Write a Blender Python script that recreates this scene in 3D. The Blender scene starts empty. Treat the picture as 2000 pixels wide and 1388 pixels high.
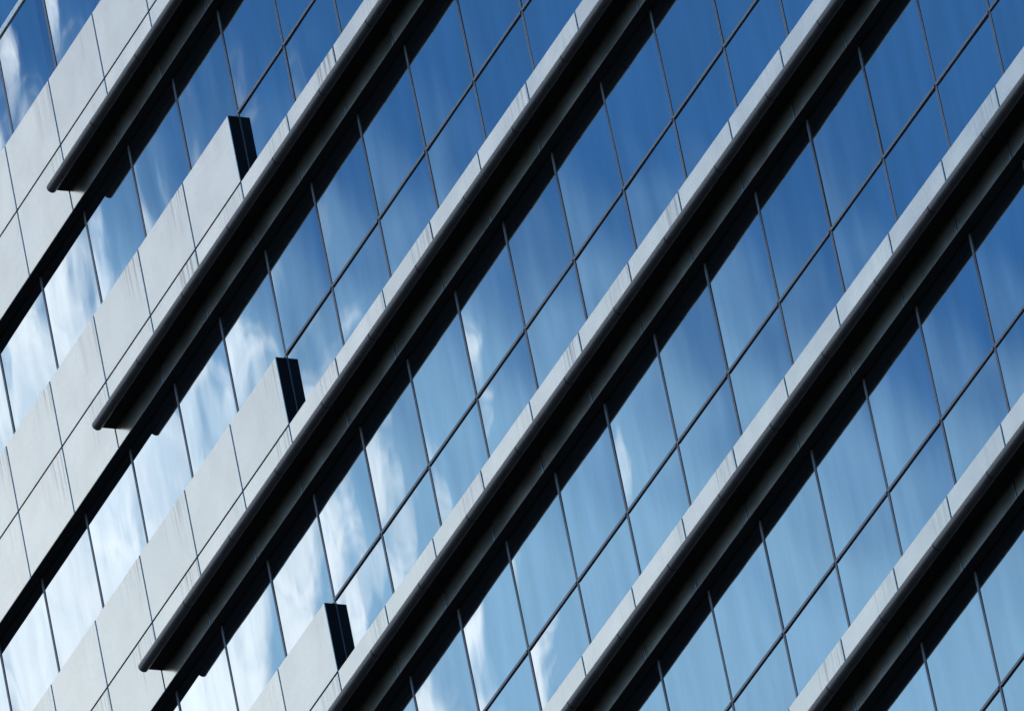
import bpy, math, random
from mathutils import Matrix, Vector
random.seed(7)
scene = bpy.context.scene
S = 1.55                      # facade module in metres
ZT = 128.11                   # height of the reference transom above the street

# ------------------------------------------------------------------ camera
RX = Vector((0.39031304, 0.90453833, -0.17165706))
DN = Vector((-0.55374712, 0.08168578, -0.82866854))
FW = Vector((-0.73554052, 0.41849474, 0.53276852))
cd = bpy.data.cameras.new('camera')
cam = bpy.data.objects.new('camera', cd)
scene.collection.objects.link(cam)
cd.sensor_width = 36.0
cd.lens = 34937.334 / 2000 * 36.0
cd.clip_start = 1.0
cd.clip_end = 5000.0
cp = Vector((109.60615259, -60.25567043, -81.61817985)) * S
Mx = Matrix((RX, -DN, -FW)).transposed().to_4x4()
Mx.translation = cp + Vector((0, 0, ZT))
cam.matrix_world = Mx
scene.camera = cam

# ------------------------------------------------------------------ view
scene.view_settings.view_transform = 'Standard'
scene.view_settings.look = 'None'
scene.view_settings.exposure = 1.0
scene.view_settings.gamma = 1.0

# ------------------------------------------------------------------ sun (behind the building: the facade is in open shade)
SUN_EL, SUN_AZ = math.radians(42), math.radians(28)      # azimuth from +Y towards +X
sl = bpy.data.lights.new('sun', 'SUN')
sl.energy = 2.0
sl.angle = math.radians(0.5)
sl.color = (1.0, 0.95, 0.88)
so = bpy.data.objects.new('sun', sl)
scene.collection.objects.link(so)
sd = Vector((math.sin(SUN_AZ) * math.cos(SUN_EL), math.cos(SUN_AZ) * math.cos(SUN_EL), math.sin(SUN_EL)))
so.rotation_euler = sd.to_track_quat('Z', 'Y').to_euler()
so.location = (0, 60, 220)


# ------------------------------------------------------------------ node helper
class NT:
    def __init__(s, tree):
        s.t = tree
        s.n = tree.nodes
        s.l = tree.links

    def new(s, typ, **kw):
        n = s.n.new(typ)
        for k, v in kw.items():
            setattr(n, k, v)
        return n

    def put(s, sock, v):
        if hasattr(v, 'is_linked'):
            s.l.new(v, sock)
        elif isinstance(v, (tuple, list)) and len(v) == 3 and sock.type == 'RGBA':
            sock.default_value = (*v, 1)
        else:
            sock.default_value = v

    def math(s, op, a, b=None, c=None, clamp=False):
        n = s.new('ShaderNodeMath', operation=op, use_clamp=clamp)
        s.put(n.inputs[0], a)
        if b is not None:
            s.put(n.inputs[1], b)
        if c is not None:
            s.put(n.inputs[2], c)
        return n.outputs[0]

    def ramp(s, v, a, b, lo=0.0, hi=1.0, smooth=True):
        n = s.new('ShaderNodeMapRange')
        n.interpolation_type = 'SMOOTHSTEP' if smooth else 'LINEAR'
        s.put(n.inputs['Value'], v)
        s.put(n.inputs['From Min'], a)
        s.put(n.inputs['From Max'], b)
        s.put(n.inputs['To Min'], lo)
        s.put(n.inputs['To Max'], hi)
        return n.outputs[0]

    def dot(s, v, vec):
        n = s.new('ShaderNodeVectorMath', operation='DOT_PRODUCT')
        s.put(n.inputs[0], v)
        n.inputs[1].default_value = vec
        return n.outputs['Value']

    def comb(s, x, y, z):
        n = s.new('ShaderNodeCombineXYZ')
        s.put(n.inputs[0], x)
        s.put(n.inputs[1], y)
        s.put(n.inputs[2], z)
        return n.outputs[0]

    def noise(s, v, scale, detail=4.0, rough=0.55, dist=0.0):
        n = s.new('ShaderNodeTexNoise')
        s.put(n.inputs['Vector'], v)
        n.inputs['Scale'].default_value = scale
        n.inputs['Detail'].default_value = detail
        n.inputs['Roughness'].default_value = rough
        n.inputs['Distortion'].default_value = dist
        return n.outputs['Fac']

    def mix(s, f, a, b, typ='MIX'):
        n = s.new('ShaderNodeMix', data_type='RGBA', blend_type=typ)
        s.put(n.inputs[0], f)
        s.put(n.inputs[6], a)
        s.put(n.inputs[7], b)
        return n.outputs[2]


# ------------------------------------------------------------------ world: Nishita sky with cirrus cloud
w = bpy.data.worlds.new('World')
scene.world = w
w.use_nodes = True
nt = NT(w.node_tree)
nt.n.clear()
out = nt.new('ShaderNodeOutputWorld')
bg = nt.new('ShaderNodeBackground')
sky = nt.new('ShaderNodeTexSky', sky_type='NISHITA')
sky.sun_disc = False
sky.sun_elevation = SUN_EL
sky.sun_rotation = SUN_AZ
sky.altitude = 50
sky.air_density = 1.0
sky.dust_density = 0.6
sky.ozone_density = 2.0
tc = nt.new('ShaderNodeTexCoord')
D = tc.outputs['Generated']
U = (RX.x, -RX.y, RX.z)
V = (DN.x, -DN.y, DN.z)
W = (FW.x, -FW.y, FW.z)
u, v, ww = nt.dot(D, U), nt.dot(D, V), nt.dot(D, W)
# large cloud banks, then fine wisps drawn out in one direction
warp = nt.noise(nt.comb(u, v, ww), 55.0, 3, 0.5)
uw = nt.math('MULTIPLY_ADD', warp, 0.012, u)
banks = nt.noise(nt.comb(nt.math('MULTIPLY', uw, 1.0), nt.math('MULTIPLY', v, 1.7), nt.math('ADD', ww, 2.34)), 24.0, 6, 0.55, 0.25)
wisps = nt.noise(nt.comb(nt.math('MULTIPLY', uw, 1.0), nt.math('MULTIPLY', v, 1.4), ww), 75.0, 5, 0.55, 0.4)
# cloudier towards one side of the sky
lean = nt.math('ADD', nt.math('MULTIPLY', u, -1.0), nt.math('MULTIPLY', v, 0.85))
bias = nt.ramp(lean, -0.005, 0.030, -0.21, 0.11)
cl = nt.math('ADD', nt.math('MULTIPLY', banks, 0.60), nt.math('MULTIPLY', wisps, 0.40))
cl = nt.math('ADD', cl, bias)
mask = nt.ramp(cl, 0.45, 0.69)
veil = nt.ramp(nt.math('ADD', nt.math('MULTIPLY', v, 1.0), nt.math('MULTIPLY', u, -0.25)), -0.0145, 0.012, 0.0, 0.52)
SKYK = 0.12
hsv = nt.new('ShaderNodeHueSaturation')
nt.put(hsv.inputs['Color'], sky.outputs[0])
hsv.inputs['Saturation'].default_value = 1.3
col = nt.mix(veil, hsv.outputs[0], (4.6, 6.9, 8.2))
col = nt.mix(nt.math('MULTIPLY', mask, 0.95), col, (9.6, 9.3, 9.2))
nt.put(bg.inputs['Color'], col)
bg.inputs['Strength'].default_value = SKYK
nt.l.new(bg.outputs[0], out.inputs[0])


# ------------------------------------------------------------------ materials
def mat(name):
    m = bpy.data.materials.new(name)
    m.use_nodes = True
    t = NT(m.node_tree)
    return m, t, m.node_tree.nodes['Principled BSDF']


def m_panel():
    m, t, b = mat('aluminium_cladding')
    oc = t.new('ShaderNodeTexCoord').outputs['Object']
    rnd = t.new('ShaderNodeObjectInfo').outputs['Random']
    sp = t.new('ShaderNodeSeparateXYZ')
    t.put(sp.inputs[0], oc)
    x, z = sp.outputs[0], sp.outputs[2]
    r10 = t.math('MULTIPLY', rnd, 37.0)
    st = t.noise(t.comb(t.math('MULTIPLY', x, 13.0), r10, t.math('MULTIPLY', z, 0.45)), 1.0, 3, 0.6)
    fine = t.noise(t.comb(t.math('MULTIPLY', x, 38.0), r10, t.math('MULTIPLY', z, 0.8)), 1.0, 2, 0.5)
    wet = t.noise(t.comb(t.math('MULTIPLY', x, 2.6), r10, 3.0), 1.0, 2, 0.5)
    side = t.ramp(x, -0.5, 0.72, 0.1, 1.0)
    amt = t.ramp(t.math('MULTIPLY', wet, side), 0.16, 0.5)
    amt = t.math('MULTIPLY', amt, t.ramp(t.math('FRACT', t.math('MULTIPLY', rnd, 17.3)), 0.1, 1.0, 0.15, 1.0))
    ln = t.math('MULTIPLY_ADD', wet, 1.5, 0.0)
    fall = t.ramp(t.math('DIVIDE', t.math('MULTIPLY', z, -1.0), ln), 0.0, 1.0, 1.0, 0.0)
    s = t.ramp(st, 0.45, 0.72)
    s = t.math('ADD', t.math('MULTIPLY', s, 0.75), t.math('MULTIPLY', t.ramp(fine, 0.5, 0.7), 0.35))
    s = t.math('MULTIPLY', t.math('MULTIPLY', s, fall), amt, clamp=True)
    mott = t.noise(t.comb(t.math('ADD', x, r10), 0.0, z), 1.1, 4, 0.55)
    speck = t.noise(t.comb(t.math('ADD', x, r10), 0.0, z), 16.0, 2, 0.6)
    base = t.mix(t.ramp(mott, 0.3, 0.7), (0.54, 0.515, 0.450), (0.64, 0.61, 0.53))
    base = t.mix(t.ramp(speck, 0.35, 0.65, 0.0, 0.16), base, (0.46, 0.45, 0.41))
    base = t.mix(t.ramp(rnd, 0.0, 1.0, 0.0, 0.22), base, (0.40, 0.40, 0.37))
    base = t.mix(t.math('MULTIPLY', s, 0.9), base, (0.13, 0.13, 0.125))
    t.put(b.inputs['Base Color'], base)
    b.inputs['Metallic'].default_value = 1.0
    t.put(b.inputs['Roughness'], t.ramp(mott, 0.2, 0.8, 0.21, 0.27))
    bp = t.new('ShaderNodeBump')
    bp.inputs['Strength'].default_value = 0.12
    bp.inputs['Distance'].default_value = 0.02
    t.put(bp.inputs['Height'], t.noise(t.comb(t.math('ADD', x, r10), 0.0, z), 0.9, 2, 0.4))
    t.put(b.inputs['Normal'], bp.outputs[0])
    return m


def m_plain(name, col, metal, rough, spec=0.5, var=0.15, coat=0.0):
    m, t, b = mat(name)
    oc = t.new('ShaderNodeTexCoord').outputs['Object']
    n = t.noise(oc, 6.0, 4, 0.6)
    dk = tuple(c * (1 - var) for c in col)
    lt = tuple(c * (1 + var) for c in col)
    t.put(b.inputs['Base Color'], t.mix(t.ramp(n, 0.3, 0.7), dk, lt))
    b.inputs['Metallic'].default_value = metal
    t.put(b.inputs['Roughness'], t.ramp(n, 0.2, 0.8, rough * 0.9, rough * 1.1))
    b.inputs['Specular IOR Level'].default_value = spec
    b.inputs['Coat Weight'].default_value = coat
    return m


def m_glass(name, tint):
    m, t, b = mat(name)
    oc = t.new('ShaderNodeTexCoord').outputs['Object']
    rnd = t.new('ShaderNodeObjectInfo').outputs['Random']
    sp = t.new('ShaderNodeSeparateXYZ')
    t.put(sp.inputs[0], oc)
    x, z = sp.outputs[0], sp.outputs[2]
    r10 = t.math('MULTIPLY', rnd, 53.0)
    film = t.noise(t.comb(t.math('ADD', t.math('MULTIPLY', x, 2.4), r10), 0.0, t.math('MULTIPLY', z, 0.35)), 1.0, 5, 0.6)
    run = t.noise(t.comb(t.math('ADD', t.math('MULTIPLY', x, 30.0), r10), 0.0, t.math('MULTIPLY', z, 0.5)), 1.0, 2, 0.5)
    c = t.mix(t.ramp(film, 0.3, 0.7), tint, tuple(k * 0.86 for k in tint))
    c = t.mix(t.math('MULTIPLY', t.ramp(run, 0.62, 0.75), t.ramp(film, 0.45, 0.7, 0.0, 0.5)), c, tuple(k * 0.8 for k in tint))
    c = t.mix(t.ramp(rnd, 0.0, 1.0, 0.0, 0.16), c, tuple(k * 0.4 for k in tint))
    t.put(b.inputs['Base Color'], c)
    b.inputs['Metallic'].default_value = 0.985
    b.inputs['Roughness'].default_value = 0.012
    bp = t.new('ShaderNodeBump')
    bp.inputs['Strength'].default_value = 1.0
    bp.inputs['Distance'].default_value = 0.0022
    hn = t.noise(t.comb(t.math('ADD', t.math('MULTIPLY', x, 1.2), r10), 0.0, t.math('MULTIPLY', z, 0.5)), 1.0, 1.5, 0.4)
    t.put(bp.inputs['Height'], hn)
    t.put(b.inputs['Normal'], bp.outputs[0])
    return m


PANEL = m_panel()
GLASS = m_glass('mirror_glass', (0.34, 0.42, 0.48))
GLASS_SHADE = m_glass('pane_shade_glass', (0.24, 0.29, 0.36))  # mirror glass with shading inside a pane put into its tint
MULL = m_plain('mullion_metal', (0.125, 0.135, 0.155), 0.6, 0.42)
GASKET = m_plain('black_gasket', (0.006, 0.006, 0.008), 0.0, 0.6, 0.3)
DARK = m_plain('dark_navy_paint', (0.002, 0.003, 0.006), 0.0, 0.6, 0.2)
NOSE = m_plain('dark_grey_metal', (0.05, 0.052, 0.06), 0.4, 0.40, 0.4)
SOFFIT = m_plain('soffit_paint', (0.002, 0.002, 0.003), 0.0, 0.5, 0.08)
BODY = m_plain('building_body', (0.25, 0.26, 0.27), 0.0, 0.8)
GROUND = m_plain('asphalt', (0.016, 0.019, 0.024), 0.0, 0.9)
SILL = m_plain('pale_metal', (0.72, 0.74, 0.72), 0.2, 0.4)


# ------------------------------------------------------------------ mesh helpers
class MB:
    def __init__(s):
        s.v, s.f, s.sm = [], [], []

    def face(s, pts, smooth=False):
        k = len(s.v)
        s.v += [tuple(p) for p in pts]
        s.f.append(tuple(range(k, k + len(pts))))
        s.sm.append(smooth)

    def box(s, x0, x1, y0, y1, z0, z1):
        k = len(s.v)
        s.v += [(x, y, z) for x in (x0, x1) for y in (y0, y1) for z in (z0, z1)]
        for f in ((0, 1, 3, 2), (4, 6, 7, 5), (0, 4, 5, 1), (2, 3, 7, 6), (0, 2, 6, 4), (1, 5, 7, 3)):
            s.f.append(tuple(k + i for i in f))
            s.sm.append(False)

    def extrude_x(s, prof, x0, x1, smooth=False, caps=True):
        n = len(prof)
        k = len(s.v)
        s.v += [(x0, y, z) for y, z in prof] + [(x1, y, z) for y, z in prof]
        for i in range(n):
            j = (i + 1) % n
            s.f.append((k + i, k + n + i, k + n + j, k + j))
            s.sm.append(smooth)
        if caps:
            k = len(s.v)
            s.v += [(x0, y, z) for y, z in prof] + [(x1, y, z) for y, z in prof]
            s.f.append(tuple(k + i for i in range(n)))
            s.f.append(tuple(k + n + i for i in reversed(range(n))))
            s.sm += [False, False]

    def cassette(s, x0, x1, yf, yb, z0, z1, c=0.007):
        # a folded metal panel: flat face, softly turned edges, straight returns
        r = [(x0, z0), (x1, z0), (x1, z1), (x0, z1)]
        i = [(x0 + c, z0 + c), (x1 - c, z0 + c), (x1 - c, z1 - c), (x0 + c, z1 - c)]
        k = len(s.v)
        s.v += [(a, yf, b) for a, b in i] + [(a, yf + c, b) for a, b in r] + [(a, yb, b) for a, b in r]
        s.f.append((k, k + 1, k + 2, k + 3))
        for a in range(4):
            b = (a + 1) % 4
            s.f.append((k + 4 + a, k + 4 + b, k + b, k + a))
            s.f.append((k + 8 + a, k + 8 + b, k + 4 + b, k + 4 + a))
        s.sm += [False] * 9

    def build(s, name, m, loc=(0, 0, 0), parent=None):
        me = bpy.data.meshes.new(name)
        me.from_pydata(s.v, [], s.f)
        me.polygons.foreach_set('use_smooth', s.sm)
        me.materials.append(m)
        me.update()
        o = bpy.data.objects.new(name, me)
        scene.collection.objects.link(o)
        if parent is not None:
            o.parent = parent
            pl = Vector((0, 0, 0))
            q = parent
            while q is not None:
                pl += q.location
                q = q.parent
            o.location = Vector(loc) - pl
        else:
            o.location = loc
        return o


def recalc(o):
    import bmesh
    b = bmesh.new()
    b.from_mesh(o.data)
    bmesh.ops.recalc_face_normals(b, faces=b.faces)
    b.to_mesh(o.data)
    b.free()


# ------------------------------------------------------------------ projection, to know what the photo shows
def px(p):
    d = Vector(p) - Mx.translation
    zz = d.dot(FW)
    return (1000 + 34937.334 * d.dot(RX) / zz, 694 + 34937.334 * d.dot(DN) / zz)


def seen_area(pts):
    poly = [px(p) for p in pts]
    for ax, lim, sg in ((0, 0, 1), (0, 2000, -1), (1, 0, 1), (1, 1388, -1)):
        o = []
        for a, b in zip(poly, poly[1:] + poly[:1]):
            ia, ib = (a[ax] - lim) * sg >= 0, (b[ax] - lim) * sg >= 0
            if ia:
                o.append(a)
            if ia != ib:
                t = (lim - a[ax]) / (b[ax] - a[ax])
                o.append((a[0] + t * (b[0] - a[0]), a[1] + t * (b[1] - a[1])))
        poly = o
        if len(poly) < 3:
            return 0.0
    return abs(sum(a[0] * b[1] - b[0] * a[1] for a, b in zip(poly, poly[1:] + poly[:1]))) / 2


# ------------------------------------------------------------------ setting
g = MB()
g.face([(-3000, -3000, 0), (3000, -3000, 0), (3000, 3000, 0), (-3000, 3000, 0)])
go = g.build('ground', GROUND)
go['kind'] = 'structure'

bld = bpy.data.objects.new('office_tower', None)
scene.collection.objects.link(bld)
bld.location = (6 * S, 6, 0)
bld['label'] = 'glass office tower of mirrored blue glazing with grey metal bands and dark projecting sunshades'
bld['category'] = 'building'

# ------------------------------------------------------------------ facade sizes (modules -> metres)
H = 2.42809 * S
d1 = 0.1025 * S
zt, zj, zb = -0.0315 * S, -0.7062 * S, -1.3818 * S
I0, I1, K0, K1 = -9, 19, -8, 3
ENDX = -3 * S
NY, NZ, NR = -0.268 * S, -1.174 * S, 0.0455 * S
JV, JH = 0.015 * S / 2, 0.013 * S / 2


def Z(k):
    return ZT + k * H


def quad(x0, x1, y, z0, z1):
    return [(x0, y, z0), (x1, y, z0), (x1, y, z1), (x0, y, z1)]


# ------------------------------------------------------------------ glass panes
def pane_mesh(name, wd, ht, m, rnd):
    """one sheet of slightly bowed heat-strengthened glass"""
    N, Mz = 14, 14
    b = MB()
    a1 = rnd.uniform(0.0009, 0.0021)
    a2 = rnd.uniform(-0.0004, 0.0008)
    tx = rnd.gauss(0, 0.0017)
    tz = rnd.gauss(0, 0.0014)
    ph = rnd.uniform(0, 6.28)
    for j in range(Mz + 1):
        for i in range(N + 1):
            s, t = i / N * 2 - 1, j / Mz * 2 - 1
            y = a1 * (1 - s * s) * (1 - 0.35 * t * t) * (1 + 0.3 * math.sin(2.2 * t + ph))
            y += a2 * (1 - t * t) + 0.00022 * math.sin(3.1 * s + 1.7 * t + ph)
            y += tx * s * wd / 2 + tz * t * ht / 2
            b.v.append((s * wd / 2, -y, t * ht / 2))
    for j in range(Mz):
        for i in range(N):
            k = j * (N + 1) + i
            b.f.append((k, k + 1, k + N + 2, k + N + 1))
            b.sm.append(True)
    return b


rest_glass = MB()
panes = []
rg = random.Random(21)
for k in range(K0, K1 + 1):
    for i in range(I0, I1):
        x0, x1 = i * S, (i + 1) * S
        top = Z(k) + zb + 0.01
        if k == 2:
            top = Z(k + 1) + zb
        specs = []
        left = i < 0
        specs.append((x0, x1, Z(k - 1), top))               # vision glass
        if not left:
            specs.append((x0, x1, Z(k - 1) + zj, Z(k - 1)))  # lower lights, only where the tall cladding stops
        if k == 2 and left:
            specs = [(x0, x1, Z(1), Z(2) + zb), (x0, x1, Z(2) + zb, Z(2))]
        for sp in specs:
            panes.append((seen_area(quad(sp[0], sp[1], 0, sp[2], sp[3])), sp, k, i))
panes.sort(key=lambda q: -q[0])
for n, (ar, (x0, x1, z0, z1), k, i) in enumerate(panes):
    cx, cz = (x0 + x1) / 2, (z0 + z1) / 2
    pm = pane_mesh('window_pane', x1 - x0, z1 - z0, GLASS, rg)
    if n < 99 and ar > 0:
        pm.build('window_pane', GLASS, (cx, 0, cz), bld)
    else:
        b0 = len(rest_glass.v)
        rest_glass.v += [(x + cx, y, z + cz) for x, y, z in pm.v]
        rest_glass.f += [tuple(b0 + q for q in f) for f in pm.f]
        rest_glass.sm += pm.sm
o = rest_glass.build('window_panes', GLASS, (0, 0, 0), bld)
o['kind'] = 'stuff'

# ------------------------------------------------------------------ mullions and transoms
MWX, MWZ = 0.027 * S / 2, 0.027 * S / 2
rest_m = MB()
mull = []


def mull_prof(b, x, z0, z1, w, y):
    gp = 0.16 * w
    b.box(x - w, x - gp, -y, 0.03, z0, z1)
    b.box(x + gp, x + w, -y, 0.03, z0, z1)


gask = MB()
for k in range(K0, K1 + 1):
    for i in range(I0, I1 + 1):
        zl = Z(k - 1) + (zt if i < 0 else zj) - 0.05
        zh = Z(k) + zb + 0.002
        if k == 2:
            zh = Z(3) + zb
        x = i * S
        ar = seen_area(quad(x - MWX, x + MWX, 0, zl, zh))
        mull.append((ar, i, k, x, zl, zh))
mull.sort(key=lambda q: -q[0])
for n, (ar, i, k, x, zl, zh) in enumerate(mull):
    cz = Z(k - 1)
    if n < 99 and ar > 0:
        b = MB()
        mull_prof(b, 0, zl - cz, zh - cz, MWX, 0.008)
        o = b.build('mullion', MULL, (x, 0, cz), bld)
        gb = MB()
        gb.box(-MWX * 0.16, MWX * 0.16, -0.003, 0.03, zl - cz, zh - cz)
        gb.build('gasket', GASKET, (x, 0, cz), o)
    else:
        mull_prof(rest_m, x, zl, zh, MWX, 0.008)
o = rest_m.build('mullions', MULL, (0, 0, 0), bld)
o['kind'] = 'stuff'

for k in range(K0 - 1, K1 + 1):
    b = MB()
    gb = MB()
    xs = 0 if k < 2 else I0
    for i in range(xs, I1):
        x0, x1 = i * S + MWX, (i + 1) * S - MWX
        b.box(x0, x1, -0.016, 0.03, Z(k) + 0.15 * MWZ - Z(k), MWZ)
        b.box(x0, x1, -0.020, 0.03, -MWZ, -0.15 * MWZ)
        gb.box(x0, x1, -0.004, 0.03, -0.15 * MWZ, 0.15 * MWZ)
    o = b.build('transom', MULL, (0, 0, Z(k)), bld)
    gb.build('gasket', GASKET, (0, 0, Z(k)), o)

# ------------------------------------------------------------------ cladding bands, soffits, sunshades
YF, YB = -d1, -d1 + 0.045
for k in range(K0, 2):
    z = Z(k)
    # dark carrier behind the panels, dark underside of the band
    b = MB()
    b.box(I0 * S, I1 * S, YB - 0.012, -0.006, zb + 0.006, zj - 0.02)
    b.box(I0 * S, -0.012, YB - 0.012, -0.006, zj - 0.0205, zt - 0.03)
    b.box(I0 * S, I1 * S, YF + 0.005, -0.006, zb - 0.003, zb - 0.0005)
    b.build('band_backing', DARK, (0, 0, z), bld)
    # return face where the tall panels stop
    b = MB()
    b.box(-0.001, 0.004, YF + 0.007, -0.002, zj + 0.004, zt - 0.004)
    b.build('return_panel', DARK, (0, 0, z), bld)
    # flashing on top of the band, thin and set below the panel edge
    b = MB()
    b.box(0.002, I1 * S, YB, -0.006, zj - 0.02, zj - 0.012)
    b.box(I0 * S, -0.014, YB, -0.006, zt - 0.03, zt - 0.022)
    b.build('coping', SILL, (0, 0, z), bld)
    rest = MB()
    for i in range(I0, I1):
        x0, x1 = i * S + JV, (i + 1) * S - JV
        if i == -1:
            x1u = 0.0
        for up in ((True, False) if i < 0 else (False,)):
            a, c = (zj + JH, zt) if up else (zb, zj - (JH if i < 0 else 0))
            if not up and i >= 0:
                c = zj
            xx1 = -0.002 if (up and i == -1) else x1
            ar = seen_area(quad(x0, xx1, YF, z + a, z + c))
            cx = (x0 + xx1) / 2
            b = MB()
            b.cassette(x0 - cx, xx1 - cx, YF, YB, a - c, 0)
            if ar > 200:
                b.build('cladding_panel', PANEL, (cx, 0, z + c), bld)
            else:
                rest.cassette(x0, xx1, YF, YB, a, c)
    if rest.v:
        o = rest.build('cladding_panels', PANEL, (0, 0, z), bld)
        o['kind'] = 'stuff'
    # projecting sunshade: flat dark soffit with a round nosing, in module lengths
    b = MB()
    nb = MB()
    js = 0.006 * S
    sz = NZ - 0.0137 * S
    for i in range(-3, I1):
        x0, x1 = i * S + (js if i > -3 else 0), (i + 1) * S - js
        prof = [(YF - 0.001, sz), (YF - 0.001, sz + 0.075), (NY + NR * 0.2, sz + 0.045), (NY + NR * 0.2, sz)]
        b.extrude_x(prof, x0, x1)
        n = 40
        circ = [(NY + NR * math.cos(2 * math.pi * q / n), NZ + NR * math.sin(2 * math.pi * q / n)) for q in range(n)]
        nb.extrude_x(circ, x0, x1, smooth=True)
    # inner sleeve that shows dark in the joints
    circ = [(NY + NR * 0.93 * math.cos(2 * math.pi * q / n), NZ + NR * 0.93 * math.sin(2 * math.pi * q / n)) for q in range(n)]
    gb = MB()
    gb.extrude_x(circ, ENDX + 0.02, I1 * S - 0.02, smooth=True)
    gb.box(ENDX + 0.02, I1 * S - 0.02, NY, YF - 0.002, sz + 0.004, sz + 0.03)
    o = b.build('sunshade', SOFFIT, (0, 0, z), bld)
    o2 = nb.build('rounded_nosing', NOSE, (0, 0, z), o)
    o3 = gb.build('joint_sleeve', GASKET, (0, 0, z), o)

# pale sill bar across the tall glazing above the top band
b = MB()
b.box(I0 * S, -1 * S, -0.022, 0.02, 0.0, 0.085)
b.build('sill_bar', SILL, (0, 0, Z(2) + zb), bld)

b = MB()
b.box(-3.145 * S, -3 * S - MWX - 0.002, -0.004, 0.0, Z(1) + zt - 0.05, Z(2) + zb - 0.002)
b.build('pane_shade_strip', GLASS_SHADE, (0, 0, 0), bld)  # added strip: its darker tint stands in for shading inside this pane

# body behind the skin
b = MB()
b.box((I0 - 2) * S, (I1 + 6) * S, 0.06, 30, 0, Z(K1) + 4)
b.build('building_core', BODY, (0, 0, 0), bld)
